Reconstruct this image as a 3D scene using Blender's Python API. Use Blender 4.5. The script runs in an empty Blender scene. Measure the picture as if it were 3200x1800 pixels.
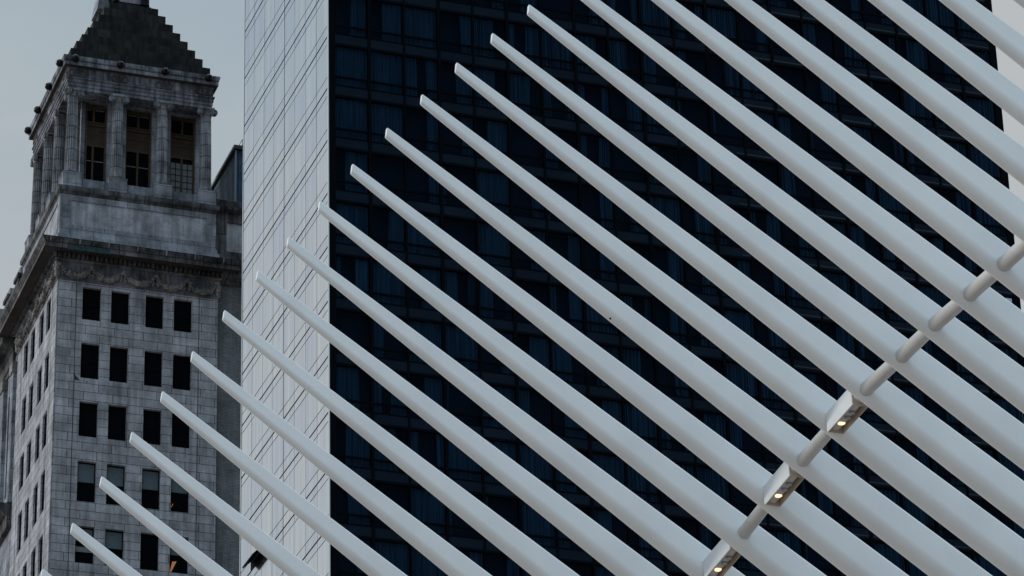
import bpy, bmesh, math, random
from mathutils import Vector, Matrix
random.seed(7)
R = math.radians
scene = bpy.context.scene
COL = scene.collection

# ------------------------------------------------------------------ camera
cam_d = bpy.data.cameras.new("camera")
cam = bpy.data.objects.new("camera", cam_d)
COL.objects.link(cam)
cr, cu, cf = Vector((.99960873, .01252353, -.02501114)), Vector((.02797134, -.44755198, .89382036)), Vector((0, .89417022, .44772716))
m = Matrix((cr, cu, -cf)).transposed().to_4x4()
m.translation = Vector((0, 0, 1.7))
cam.matrix_world = m
cam_d.sensor_width = 36.0
cam_d.lens = 130.298
cam_d.clip_start = .5
cam_d.clip_end = 6000
scene.camera = cam

# ------------------------------------------------------------------ sky, sun, exposure
SUN = Vector((-.90, .16, .42)).normalized()
w = bpy.data.worlds.new("World")
scene.world = w
w.use_nodes = True
nt = w.node_tree
for n in list(nt.nodes): nt.nodes.remove(n)
def N(t, **k):
    n = nt.nodes.new(t)
    for a, b in k.items(): setattr(n, a, b)
    return n
out = N('ShaderNodeOutputWorld'); bg = N('ShaderNodeBackground'); bg.inputs[1].default_value = .1
sky = N('ShaderNodeTexSky', sky_type='NISHITA', sun_disc=False)
sky.sun_elevation = math.asin(SUN.z); sky.sun_rotation = math.atan2(SUN.x, SUN.y)
sky.air_density = 1.0; sky.dust_density = 2.0
tc = N('ShaderNodeTexCoord')
mp = N('ShaderNodeMapping'); mp.inputs['Scale'].default_value = (1, 1, 2.2); mp.inputs['Location'].default_value = (.3, .15, .4)
nz = N('ShaderNodeTexNoise'); nz.inputs['Scale'].default_value = 5.0; nz.inputs['Detail'].default_value = 5; nz.inputs['Roughness'].default_value = .5; nz.inputs['Distortion'].default_value = .4
cr_ = N('ShaderNodeValToRGB')
cr_.color_ramp.elements[0].position = .39; cr_.color_ramp.elements[0].color = (3.35, 4.25, 4.9, 1)
cr_.color_ramp.elements[1].position = .62; cr_.color_ramp.elements[1].color = (4.6, 5.1, 5.35, 1)
# an overcast vault is brighter away from the towers, above and behind the camera
dp = N('ShaderNodeVectorMath', operation='DOT_PRODUCT'); dp.inputs[1].default_value = Vector((.16, -.90, .42)).normalized()
mr = N('ShaderNodeMapRange', interpolation_type='SMOOTHSTEP'); mr.inputs['From Min'].default_value = -.55; mr.inputs['From Max'].default_value = .85; mr.inputs['To Min'].default_value = 0; mr.inputs['To Max'].default_value = 1
mul = N('ShaderNodeVectorMath', operation='MULTIPLY')
tin = N('ShaderNodeMix', data_type='RGBA'); tin.inputs[6].default_value = (1, 1, 1, 1); tin.inputs[7].default_value = (1.12, 1.24, 1.34, 1)
mix = N('ShaderNodeMix', data_type='RGBA'); mix.inputs[0].default_value = .93
L = nt.links.new
L(tc.outputs['Generated'], mp.inputs[0]); L(mp.outputs[0], nz.inputs['Vector']); L(nz.outputs['Fac'], cr_.inputs[0])
L(tc.outputs['Generated'], dp.inputs[0]); L(dp.outputs['Value'], mr.inputs[0])
dpr = N('ShaderNodeVectorMath', operation='DOT_PRODUCT'); dpr.inputs[1].default_value = Vector((.21, .84, .5)).normalized(); L(tc.outputs['Generated'], dpr.inputs[0])
mrx = N('ShaderNodeMapRange', interpolation_type='SMOOTHSTEP'); mrx.inputs['From Min'].default_value = .966; mrx.inputs['From Max'].default_value = .997; mrx.inputs['To Max'].default_value = .9
mixr = N('ShaderNodeMix', data_type='RGBA'); mixr.inputs[7].default_value = (5.2, 5.35, 5.45, 1)
L(dpr.outputs['Value'], mrx.inputs[0]); L(mrx.outputs[0], mixr.inputs[0]); L(cr_.outputs[0], mixr.inputs[6])
sxe = N('ShaderNodeSeparateXYZ'); L(tc.outputs['Generated'], sxe.inputs[0])
mre = N('ShaderNodeMapRange', interpolation_type='SMOOTHSTEP'); mre.inputs['From Min'].default_value = .43; mre.inputs['From Max'].default_value = .54; mre.inputs['To Min'].default_value = .55; mre.inputs['To Max'].default_value = 0
mixe = N('ShaderNodeMix', data_type='RGBA'); mixe.inputs[7].default_value = (4.95, 5.2, 5.25, 1)
L(sxe.outputs[2], mre.inputs[0]); L(mre.outputs[0], mixe.inputs[0]); L(mixr.outputs[2], mixe.inputs[6])
L(mixe.outputs[2], mul.inputs[0]); L(mr.outputs[0], tin.inputs[0]); L(tin.outputs[2], mul.inputs[1])
L(sky.outputs[0], mix.inputs[6]); L(mul.outputs[0], mix.inputs[7]); sxz = N('ShaderNodeSeparateXYZ'); L(tc.outputs['Generated'], sxz.inputs[0])
mrz = N('ShaderNodeMapRange', interpolation_type='SMOOTHSTEP'); mrz.inputs['From Min'].default_value = .55; mrz.inputs['From Max'].default_value = .95; mrz.inputs['To Min'].default_value = 1.0; mrz.inputs['To Max'].default_value = 2.3
mz = N('ShaderNodeVectorMath', operation='SCALE'); L(sxz.outputs[2], mrz.inputs[0]); L(mix.outputs[2], mz.inputs[0]); L(mrz.outputs[0], mz.inputs['Scale'])
L(mz.outputs[0], bg.inputs[0]); L(bg.outputs[0], out.inputs[0])

sd = bpy.data.lights.new("sun", 'SUN'); sun = bpy.data.objects.new("sun", sd); COL.objects.link(sun)
sd.energy = 1.5; sd.angle = R(12); sd.color = (1, .965, .92)
sun.rotation_euler = SUN.to_track_quat('Z', 'Y').to_euler()
sun.location = (-60, 60, 200)
scene.view_settings.view_transform = 'Standard'; scene.view_settings.look = 'None'
scene.view_settings.exposure = 0; scene.view_settings.gamma = 1
scene.cycles.max_bounces = 8; scene.cycles.transparent_max_bounces = 12

# ------------------------------------------------------------------ materials
def newmat(name):
    mt = bpy.data.materials.new(name); mt.use_nodes = True
    t = mt.node_tree; b = t.nodes['Principled BSDF']
    return mt, t, b
def node(t, kind, **k):
    n = t.nodes.new(kind)
    for a, b in k.items(): setattr(n, a, b)
    return n
def plain(name, col, rough=.5, metal=0, spec=.5, var=.0, scale=3.0):
    mt, t, b = newmat(name)
    b.inputs['Base Color'].default_value = (*col, 1); b.inputs['Roughness'].default_value = rough
    b.inputs['Metallic'].default_value = metal; b.inputs['Specular IOR Level'].default_value = spec
    if var:
        tcn = node(t, 'ShaderNodeTexCoord'); nn = node(t, 'ShaderNodeTexNoise'); nn.inputs['Scale'].default_value = scale; nn.inputs['Detail'].default_value = 6
        r = node(t, 'ShaderNodeMapRange'); r.inputs['From Min'].default_value = .3; r.inputs['From Max'].default_value = .7; r.inputs['To Min'].default_value = 1 - var; r.inputs['To Max'].default_value = 1 + var
        s = node(t, 'ShaderNodeVectorMath', operation='SCALE'); s.inputs[0].default_value = col
        t.links.new(tcn.outputs['Object'], nn.inputs['Vector']); t.links.new(nn.outputs['Fac'], r.inputs[0]); t.links.new(r.outputs[0], s.inputs['Scale']); t.links.new(s.outputs[0], b.inputs['Base Color'])
    return mt
def stone(name, col, dirt=.5, brick=None, streak=.35, mortar=(.03, .033, .04), rough=.85, zoff=0.0, speck=.12):
    """weathered masonry: block joints (brick=(length,height,joint)), grime blotches and rain streaks"""
    mt, t, b = newmat(name); lk = t.links.new
    b.inputs['Roughness'].default_value = rough; b.inputs['Specular IOR Level'].default_value = .2
    tcn = node(t, 'ShaderNodeTexCoord'); sx = node(t, 'ShaderNodeSeparateXYZ'); lk(tcn.outputs['Object'], sx.inputs[0])
    geo = node(t, 'ShaderNodeNewGeometry'); vt = node(t, 'ShaderNodeVectorTransform', vector_type='NORMAL', convert_from='WORLD', convert_to='OBJECT'); lk(geo.outputs['True Normal'], vt.inputs[0])
    ns_ = node(t, 'ShaderNodeSeparateXYZ'); lk(vt.outputs[0], ns_.inputs[0])
    ax = node(t, 'ShaderNodeMath', operation='ABSOLUTE'); ay = node(t, 'ShaderNodeMath', operation='ABSOLUTE'); lk(ns_.outputs[0], ax.inputs[0]); lk(ns_.outputs[1], ay.inputs[0])
    gt_ = node(t, 'ShaderNodeMath', operation='GREATER_THAN'); lk(ax.outputs[0], gt_.inputs[0]); lk(ay.outputs[0], gt_.inputs[1])
    add = node(t, 'ShaderNodeMix', data_type='FLOAT'); lk(gt_.outputs[0], add.inputs[0]); lk(sx.outputs[0], add.inputs[2]); lk(sx.outputs[1], add.inputs[3])
    zz = node(t, 'ShaderNodeMath', operation='ADD'); zz.inputs[1].default_value = zoff; lk(sx.outputs[2], zz.inputs[0])
    cb = node(t, 'ShaderNodeCombineXYZ'); lk(add.outputs[0], cb.inputs[0]); lk(zz.outputs[0], cb.inputs[1])
    src = None
    if brick:
        bt = node(t, 'ShaderNodeTexBrick'); lk(cb.outputs[0], bt.inputs['Vector'])
        bt.inputs['Scale'].default_value = 1; bt.inputs['Brick Width'].default_value = brick[0]; bt.inputs['Row Height'].default_value = brick[1]; bt.inputs['Mortar Size'].default_value = brick[2]
        bt.inputs['Mortar Smooth'].default_value = .3; bt.inputs['Bias'].default_value = 0
        bt.inputs['Color1'].default_value = (*[c * 1.12 for c in col], 1); bt.inputs['Color2'].default_value = (*[c * .84 for c in col], 1); bt.inputs['Mortar'].default_value = (*mortar, 1)
        src = bt.outputs['Color']
    n1 = node(t, 'ShaderNodeTexNoise'); n1.inputs['Scale'].default_value = .55; n1.inputs['Detail'].default_value = 9; n1.inputs['Roughness'].default_value = .65; lk(tcn.outputs['Object'], n1.inputs['Vector'])
    r1 = node(t, 'ShaderNodeMapRange'); r1.inputs['From Min'].default_value = .33; r1.inputs['From Max'].default_value = .66; r1.inputs['To Min'].default_value = 1 - dirt; r1.inputs['To Max'].default_value = 1.1; lk(n1.outputs['Fac'], r1.inputs[0])
    mpn = node(t, 'ShaderNodeMapping'); mpn.inputs['Scale'].default_value = (2.6, 2.6, .22); lk(tcn.outputs['Object'], mpn.inputs[0])
    n2 = node(t, 'ShaderNodeTexNoise'); n2.inputs['Scale'].default_value = 1.3; n2.inputs['Detail'].default_value = 5; lk(mpn.outputs[0], n2.inputs['Vector'])
    r2 = node(t, 'ShaderNodeMapRange'); r2.inputs['From Min'].default_value = .36; r2.inputs['From Max'].default_value = .6; r2.inputs['To Min'].default_value = 1 - streak; r2.inputs['To Max'].default_value = 1.04; lk(n2.outputs['Fac'], r2.inputs[0])
    n3 = node(t, 'ShaderNodeTexNoise'); n3.inputs['Scale'].default_value = 7; n3.inputs['Detail'].default_value = 4; lk(tcn.outputs['Object'], n3.inputs['Vector'])
    r3 = node(t, 'ShaderNodeMapRange'); r3.inputs['From Min'].default_value = .3; r3.inputs['From Max'].default_value = .7; r3.inputs['To Min'].default_value = 1 - speck; r3.inputs['To Max'].default_value = 1 + speck; lk(n3.outputs['Fac'], r3.inputs[0])
    m1 = node(t, 'ShaderNodeMath', operation='MULTIPLY'); lk(r1.outputs[0], m1.inputs[0]); lk(r2.outputs[0], m1.inputs[1])
    m2 = node(t, 'ShaderNodeMath', operation='MULTIPLY'); lk(m1.outputs[0], m2.inputs[0]); lk(r3.outputs[0], m2.inputs[1])
    s = node(t, 'ShaderNodeVectorMath', operation='SCALE'); lk(m2.outputs[0], s.inputs['Scale'])
    if src: lk(src, s.inputs[0])
    else: s.inputs[0].default_value = col
    lk(s.outputs[0], b.inputs['Base Color'])
    bp = node(t, 'ShaderNodeBump'); bp.inputs['Strength'].default_value = .35; bp.inputs['Distance'].default_value = .03; lk(n3.outputs['Fac'], bp.inputs['Height']); lk(bp.outputs[0], b.inputs['Normal'])
    return mt
def glass_dark(name, tint, gloss):
    """tinted glazing one can look into: coloured transparency plus a weak mirror"""
    mt = bpy.data.materials.new(name); mt.use_nodes = True; t = mt.node_tree
    for n in list(t.nodes): t.nodes.remove(n)
    o = node(t, 'ShaderNodeOutputMaterial'); tr = node(t, 'ShaderNodeBsdfTransparent'); tr.inputs[0].default_value = (*tint, 1)
    g = node(t, 'ShaderNodeBsdfGlossy'); g.inputs['Roughness'].default_value = .03; g.inputs[0].default_value = (.55, .75, 1, 1)
    mx = node(t, 'ShaderNodeMixShader'); fr = node(t, 'ShaderNodeFresnel'); fr.inputs[0].default_value = gloss
    t.links.new(fr.outputs[0], mx.inputs[0]); t.links.new(tr.outputs[0], mx.inputs[1]); t.links.new(g.outputs[0], mx.inputs[2]); t.links.new(mx.outputs[0], o.inputs[0])
    return mt
def paint_white(name):
    mt, t, b = newmat(name); lk = t.links.new
    tcn = node(t, 'ShaderNodeTexCoord'); n1 = node(t, 'ShaderNodeTexNoise'); n1.inputs['Scale'].default_value = 1.1; n1.inputs['Detail'].default_value = 8; lk(tcn.outputs['Object'], n1.inputs['Vector'])
    cr = node(t, 'ShaderNodeValToRGB'); cr.color_ramp.elements[0].position = .3; cr.color_ramp.elements[0].color = (.74, .755, .765, 1); cr.color_ramp.elements[1].position = .65; cr.color_ramp.elements[1].color = (.80, .815, .825, 1)
    lk(n1.outputs['Fac'], cr.inputs[0])
    # sparse black specks and short rust runs on the paint
    vo = node(t, 'ShaderNodeTexVoronoi'); vo.inputs['Scale'].default_value = .55; vo.inputs['Randomness'].default_value = 1; lk(tcn.outputs['Object'], vo.inputs['Vector'])
    ls = node(t, 'ShaderNodeMath', operation='LESS_THAN'); ls.inputs[1].default_value = .013; lk(vo.outputs['Distance'], ls.inputs[0])
    mx = node(t, 'ShaderNodeMix', data_type='RGBA'); mx.inputs[7].default_value = (.02, .02, .02, 1); lk(ls.outputs[0], mx.inputs[0]); lk(cr.outputs[0], mx.inputs[6])
    lk(mx.outputs[2], b.inputs['Base Color']); b.inputs['Roughness'].default_value = .42; b.inputs['Specular IOR Level'].default_value = .35
    n2 = node(t, 'ShaderNodeTexNoise'); n2.inputs['Scale'].default_value = 60; lk(tcn.outputs['Object'], n2.inputs['Vector'])
    bp = node(t, 'ShaderNodeBump'); bp.inputs['Strength'].default_value = .05; bp.inputs['Distance'].default_value = .004; lk(n2.outputs['Fac'], bp.inputs['Height']); lk(bp.outputs[0], b.inputs['Normal'])
    return mt
def sky_painted_panel(name):  # same dark glass; grazing sky reflection put into a pale metallic finish
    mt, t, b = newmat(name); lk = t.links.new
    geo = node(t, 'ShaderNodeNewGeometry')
    cr = node(t, 'ShaderNodeValToRGB'); cr.color_ramp.elements[0].color = (.75, .765, .84, 1); cr.color_ramp.elements[1].color = (.87, .865, .86, 1)  # random lavender tint bakes uneven sky reflections into the panels
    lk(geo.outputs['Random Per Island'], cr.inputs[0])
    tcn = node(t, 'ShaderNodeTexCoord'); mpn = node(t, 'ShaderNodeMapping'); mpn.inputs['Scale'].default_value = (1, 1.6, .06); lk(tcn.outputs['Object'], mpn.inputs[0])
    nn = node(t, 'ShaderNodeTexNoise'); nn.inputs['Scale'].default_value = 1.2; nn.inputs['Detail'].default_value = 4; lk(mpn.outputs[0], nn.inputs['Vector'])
    r = node(t, 'ShaderNodeMapRange'); r.inputs['From Min'].default_value = .3; r.inputs['From Max'].default_value = .7; r.inputs['To Min'].default_value = .86; r.inputs['To Max'].default_value = 1.09; lk(nn.outputs['Fac'], r.inputs[0])  # upright streaks of reflected sky, painted into the base colour
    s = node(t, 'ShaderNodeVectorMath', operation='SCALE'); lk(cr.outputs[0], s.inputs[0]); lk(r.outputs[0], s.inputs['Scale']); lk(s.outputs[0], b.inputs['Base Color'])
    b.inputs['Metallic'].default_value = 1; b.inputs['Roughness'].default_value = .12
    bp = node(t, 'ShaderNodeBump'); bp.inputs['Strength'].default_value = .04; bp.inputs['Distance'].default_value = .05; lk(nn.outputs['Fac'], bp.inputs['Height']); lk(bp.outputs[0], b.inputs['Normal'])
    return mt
def emit(name, col, s):
    mt, t, b = newmat(name)
    b.inputs['Base Color'].default_value = (.1, .1, .1, 1); b.inputs['Emission Color'].default_value = (*col, 1); b.inputs['Emission Strength'].default_value = s
    return mt

M = {}
M['white'] = paint_white('white_paint')
M['strut'] = plain('strut_paint_shaded', (.51, .505, .495), .5, var=.06)  # shade among the ribs put into a greyer strut colour
M['box'] = plain('box_paint_shaded', (.68, .70, .71), .5, var=.05)  # the ribs' paint, with shade put into the colour against direct sun
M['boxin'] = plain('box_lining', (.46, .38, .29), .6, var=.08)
M['lens'] = emit('lamp_lens', (1, .72, .44), 1.5)
M['bracket'] = plain('lamp_bracket', (.35, .35, .35), .5, .3)
M['ashlar'] = stone('ashlar_granite', (.42, .425, .465), .48, (2.05, .6286, .022), .30, mortar=(.055, .058, .066), zoff=.20)
M['plainstone'] = stone('smooth_stone', (.335, .355, .405), .7, (1.6, .9, .016), .30)
M['panelstone'] = stone('panel_stone', (.45, .465, .51), .55, None, .3)
M['colstone'] = stone('column_stone', (.35, .36, .39), .6, (9, .93, .03), .55, zoff=.35)
M['darkstone'] = stone('soot_stone', (.027, .029, .030), .7, (1.5, .925, .022), .6, mortar=(.005, .005, .006), zoff=.37)
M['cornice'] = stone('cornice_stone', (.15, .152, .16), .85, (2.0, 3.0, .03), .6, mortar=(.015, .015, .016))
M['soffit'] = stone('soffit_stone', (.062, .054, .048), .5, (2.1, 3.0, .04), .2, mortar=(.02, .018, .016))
M['carving'] = stone('carved_stone', (.30, .285, .275), .6, None, .45, speck=.45)
M['friezebg'] = stone('frieze_stone', (.20, .205, .225), .75, None, .5)
M['brick'] = stone('grey_brick', (.20, .22, .235), .3, (.36, .115, .014), .2, mortar=(.11, .12, .13))
M['entab'] = stone('entablature_stone', (.265, .28, .325), .8, None, .65)
M['wreath'] = stone('wreath_stone', (.10, .10, .105), .5, None, .3)
M['bronze'] = plain('bronze_frame', (.075, .042, .018), .5, .3, var=.3)
M['bronzed'] = plain('bronze_panel', (.042, .025, .013), .55, .2, var=.35, scale=2)
M['sash'] = plain('black_sash', (.0025, .0025, .003), .6, spec=.08)
M['pane'] = plain('window_pane', (.004, .005, .007), .10, spec=.12)
M['blind_or_glint'] = plain('window_blind_or_glint', (.105, .14, .165), .35, spec=.4, var=.12)
M['paleblind_or_glint'] = plain('pale_blind_or_glint', (.17, .19, .20), .5, var=.1)
M['lion'] = plain('bronze_lion', (.003, .003, .003), .14, 0, spec=.22)
M['copper'] = plain('copper_patina', (.012, .04, .047), .6, var=.55, scale=4)
M['tungsten'] = emit('tungsten_glow', (1, .36, .09), .26)
M['shed'] = plain('blue_cladding', (.03, .075, .13), .4, .2, var=.35, scale=1.2)
M['shedtrim'] = plain('grey_trim', (.22, .225, .24), .5)
M['dark'] = plain('dark_metal_and_shadow', (.02, .021, .024), .5)  # dark metal; also the painted shadow line on the entablature
M['panel'] = sky_painted_panel('mirror_cladding')
M['seam'] = plain('seam_black', (.002, .002, .003), .6, spec=.05)
M['trim'] = plain('pale_trim', (.55, .57, .58), .35, .5)
M['mull'] = plain('black_mullion', (.0016, .003, .005), .6, spec=.015)
M['sill'] = plain('sill_strip', (.011, .0125, .015), .5)
M['spandrel'] = plain('spandrel_glass', (.0058, .0115, .0210), .3, spec=.02, var=.25, scale=.5)
M['tint'] = glass_dark('tinted_glass', (.34, .46, .62), 1.09)
M['room'] = plain('dark_room', (.016, .026, .034), .9, spec=0)
def curtain_mat(name, c):
    mt, t, b = newmat(name); lk = t.links.new
    geo = node(t, 'ShaderNodeNewGeometry'); tcn = node(t, 'ShaderNodeTexCoord')
    mpn = node(t, 'ShaderNodeMapping'); mpn.inputs['Scale'].default_value = (9, 9, .25); lk(tcn.outputs['Object'], mpn.inputs[0])
    nn = node(t, 'ShaderNodeTexNoise'); nn.inputs['Scale'].default_value = 1; nn.inputs['Detail'].default_value = 3; lk(mpn.outputs[0], nn.inputs['Vector'])
    r = node(t, 'ShaderNodeMapRange'); r.inputs['From Min'].default_value = .3; r.inputs['From Max'].default_value = .7; r.inputs['To Min'].default_value = .55; r.inputs['To Max'].default_value = 1.25; lk(nn.outputs['Fac'], r.inputs[0])
    r2 = node(t, 'ShaderNodeMapRange'); r2.inputs['To Min'].default_value = .4; r2.inputs['To Max'].default_value = 1.35; lk(geo.outputs['Random Per Island'], r2.inputs[0])
    m1 = node(t, 'ShaderNodeMath', operation='MULTIPLY'); lk(r.outputs[0], m1.inputs[0]); lk(r2.outputs[0], m1.inputs[1])
    s = node(t, 'ShaderNodeVectorMath', operation='SCALE'); s.inputs[0].default_value = c; lk(m1.outputs[0], s.inputs['Scale']); lk(s.outputs[0], b.inputs['Base Color'])
    b.inputs['Roughness'].default_value = .9; b.inputs['Specular IOR Level'].default_value = 0
    return mt
M['curtain'] = curtain_mat('curtain_cloth', (.054, .098, .115))
M['curtain2'] = curtain_mat('daylit_curtain', (.9, .95, 1))  # daylight put into the cloth's colour
M['ground'] = plain('ground_paving', (.315, .262, .228), .85, spec=.2, var=.15, scale=.2)

# ------------------------------------------------------------------ mesh helpers
class MB:
    def __init__(s): s.v = []; s.f = []; s.m = []; s.mats = []; s.sm = []
    def mi(s, mat):
        if mat not in s.mats: s.mats.append(mat)
        return s.mats.index(mat)
    def add(s, vs, fs, mat, smooth=False):
        o = len(s.v); k = s.mi(mat); s.v += [tuple(p) for p in vs]
        for f in fs: s.f.append(tuple(o + i for i in f)); s.m.append(k); s.sm.append(smooth)
    def quad(s, a, b, c, d, mat): s.add([a, b, c, d], [(0, 1, 2, 3)], mat)
    def box(s, x0, x1, y0, y1, z0, z1, mat):
        v = [(x, y, z) for z in (z0, z1) for y in (y0, y1) for x in (x0, x1)]
        s.add(v, [(0, 2, 3, 1), (4, 5, 7, 6), (0, 1, 5, 4), (2, 6, 7, 3), (0, 4, 6, 2), (1, 3, 7, 5)], mat)
    def obox(s, c, ax, ay, az, mat):      # oriented box: centre, three half-axis vectors
        c, ax, ay, az = map(Vector, (c, ax, ay, az))
        v = [c + ax * i + ay * j + az * k for k in (-1, 1) for j in (-1, 1) for i in (-1, 1)]
        s.add(v, [(0, 2, 3, 1), (4, 5, 7, 6), (0, 1, 5, 4), (2, 6, 7, 3), (0, 4, 6, 2), (1, 3, 7, 5)], mat)
    def rings(s, rings, mat, close=True, caps=(True, True), smooth=False):
        n = len(rings[0]); vs = [p for r in rings for p in r]; fs = []
        for a in range(len(rings) - 1):
            for i in range(n if close else n - 1):
                j = (i + 1) % n
                fs.append((a * n + i, a * n + j, (a + 1) * n + j, (a + 1) * n + i))
        s.add(vs, fs, mat, smooth)
        if caps[0]: s.add(rings[0], [tuple(range(n))[::-1]], mat)
        if caps[1]: s.add(rings[-1], [tuple(range(n))], mat)
    def rect(s, x0, x1, y0, y1, prof, mat, caps=(True, True)):   # mouldings: a rectangle swept up through (offset, z)
        s.rings([[(x0 - o, y0 - o, z), (x1 + o, y0 - o, z), (x1 + o, y1 + o, z), (x0 - o, y1 + o, z)] for o, z in prof], mat, caps=caps)
    def lathe(s, cx, cy, prof, mat, n=24, smooth=True):
        s.rings([[(cx + r * math.cos(2 * math.pi * i / n), cy + r * math.sin(2 * math.pi * i / n), z) for i in range(n)] for r, z in prof], mat, smooth=smooth)
    def tube(s, pts, rad, mat, n=10, smooth=True):
        pts = [Vector(p) for p in pts]; rs = []
        for i, p in enumerate(pts):
            d = (pts[min(i + 1, len(pts) - 1)] - pts[max(i - 1, 0)]).normalized()
            up = Vector((0, 0, 1)) if abs(d.z) < .9 else Vector((0, 1, 0))
            a = d.cross(up).normalized(); b = a.cross(d)
            r = rad[i] if isinstance(rad, (list, tuple)) else rad
            rs.append([p + (a * math.cos(2 * math.pi * k / n) + b * math.sin(2 * math.pi * k / n)) * r for k in range(n)])
        s.rings(rs, mat, smooth=smooth)
    def disc(s, c, nrm, r, h, mat, n=20):     # short cylinder
        c = Vector(c); nrm = Vector(nrm).normalized(); s.tube([c, c + nrm * h], r, mat, n, smooth=False)
    def blob(s, c, r, mat, seed=0, rough=.25, sub=2):
        bm = bmesh.new(); bmesh.ops.create_icosphere(bm, subdivisions=sub, radius=1); rnd = random.Random(seed)
        vs = [(c[0] + v.co.x * r[0] * (1 + rnd.uniform(-rough, rough)), c[1] + v.co.y * r[1] * (1 + rnd.uniform(-rough, rough)), c[2] + v.co.z * r[2] * (1 + rnd.uniform(-rough, rough))) for v in bm.verts]
        fs = [tuple(v.index for v in f.verts) for f in bm.faces]; bm.free()
        s.add(vs, fs, mat, True)
    def mesh(s, name):
        me = bpy.data.meshes.new(name); me.from_pydata(s.v, [], s.f)
        for mt in s.mats: me.materials.append(mt)
        me.polygons.foreach_set('material_index', s.m); me.polygons.foreach_set('use_smooth', s.sm); me.update()
        return me
    def build(s, name, parent=None, label=None):
        o = bpy.data.objects.new(name, s.mesh(name)); COL.objects.link(o)
        if parent: o.parent = parent
        if label: o['label'] = label
        return o
def inst(name, me, parent, loc=(0, 0, 0), rz=0):
    o = bpy.data.objects.new(name, me); COL.objects.link(o); o.parent = parent; o.location = loc; o.rotation_euler = (0, 0, rz)
    return o
def thing(name, label, cat, loc=(0, 0, 0), rz=0, group=None):
    o = bpy.data.objects.new(name, None); COL.objects.link(o); o.location = loc; o.rotation_euler = (0, 0, rz)
    o['label'] = label; o['category'] = cat
    if group: o['group'] = group
    return o
def wall(mb, P, u0, u1, z0, z1, ops, depth, mat, back=None, jamb=None):
    """wall with real openings; P(u, d, z) places a point d metres behind the face"""
    us = sorted({u0, u1, *[o[0] for o in ops], *[o[1] for o in ops]}); zs = sorted({z0, z1, *[o[2] for o in ops], *[o[3] for o in ops]})
    inside = lambda u, z: any(o[0] < u < o[1] and o[2] < z < o[3] for o in ops)
    for a, b in zip(us, us[1:]):
        for c, d in zip(zs, zs[1:]):
            if not inside((a + b) / 2, (c + d) / 2): mb.quad(P(a, 0, c), P(b, 0, c), P(b, 0, d), P(a, 0, d), mat)
    for (a, b, c, d) in ops:
        j = jamb or mat
        mb.quad(P(a, 0, c), P(a, 0, d), P(a, depth, d), P(a, depth, c), j); mb.quad(P(b, 0, c), P(b, depth, c), P(b, depth, d), P(b, 0, d), j)
        mb.quad(P(a, 0, c), P(a, depth, c), P(b, depth, c), P(b, 0, c), j); mb.quad(P(a, 0, d), P(b, 0, d), P(b, depth, d), P(a, depth, d), j)
        if back: mb.quad(P(a, depth, c), P(b, depth, c), P(b, depth, d), P(a, depth, d), back)

# ------------------------------------------------------------------ ground
g = MB(); g.box(-1500, 1500, -1500, 1500, -.5, 0, M['ground'])
go = g.build('ground'); go['kind'] = 'structure'

# ------------------------------------------------------------------ glass tower
GF, GP = 104.91, 3.224            # a floor line and the storey height
GW, GD = 41.05, 16.80
gt = thing('glass_tower', 'slab tower of black tinted glass with a pale mirrored narrow side', 'skyscraper', (-9.6450, 174.7340, 0), R(20.32974))
body = MB(); body.box(.6, GW - .6, .6, GD - .2, 0, 178, M['room'])
body.box(.35, GW - .35, .35, GD - .1, 178, 180, M['dark'])
body.build('core', gt)
# dark front: mullions and spandrels
fr = MB(); KS = list(range(-32, 23)); BX = [.32 + 2.018 * k for k in range(21)]
for k in KS:
    F = GF + k * GP
    if F - GP < 0: continue
    fr.box(.0, GW, .03, .10, F - GP - .42 + .06, F - 3.02, M['spandrel'])      # spandrel
    fr.box(.0, GW, .0, .09, F - 3.02, F - 2.95, M['mull']); fr.box(.0, GW, .0, .09, F - 2.50, F - 2.40, M['mull']); fr.box(.0, GW, -.015, .12, F - .50, F - .42 + .06, M['mull'])
for i, x in enumerate(BX):
    wd = .075 if i % 2 else .055
    fr.box(x - wd, x + wd, -.06 if i % 2 else -.03, .2, 6, 178, M['mull'])
fr.box(-.0, .30, -.012, .3, 6, 178.2, M['mull']); fr.box(GW - .32, GW, -.012, .4, 6, 178.2, M['mull'])
for k in KS:
    if -13 < k < 7: fr.box(24, 40.7, .024, .03, GF + k * GP - .22, GF + k * GP - .185, M['sill'])
fr.build('front_frame', gt)
# every window: glass panes with a curtain behind
def win_mb(x0, x1, F, rnd):
    p = MB(); c = MB()
    y = .06
    for z0, z1 in ((F - 2.40, F - .50), (F - 2.95, F - 2.50)):
        p.quad((x0, y, z0), (x1, y, z0), (x1, y, z1), (x0, y, z1), M['tint'])
    q = rnd.random(); W = x1 - x0; spans = []
    if q < .27: spans = [(0, 1)]
    elif q < .47: spans = [(0, rnd.uniform(.3, .75))]
    elif q < .72: spans = [(rnd.uniform(.3, .7), 1)]
    elif q < .88: spans = [(0, rnd.uniform(.18, .45)), (rnd.uniform(.55, .8), 1)]
    elif q < .94: spans = [(.0, .14)]
    for a, b in spans:
        xa, xb = x0 + W * a, x0 + W * b; n = max(4, int((xb - xa) / .045)); top = F - .42; bot = F - 2.95
        ph = rnd.uniform(0, 6); sk = rnd.uniform(-.12, .12) if (a > 0 or b < 1) else 0
        rt = []; rb = []
        for i in range(n + 1):
            t = i / n; x = xa + (xb - xa) * t; d = .22 + .035 * math.sin(ph + i * 1.35) + .02 * math.sin(i * .37 + ph)
            xx = x + (sk * t if a == 0 else sk * (1 - t))
            rt.append((x, d, top)); rb.append((min(max(xx, x0), x1), d, bot))
        c.rings([rb, rt], M['curtain'], close=False, caps=(False, False))
    return p, c
rnd = random.Random(11)
cells = []
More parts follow.
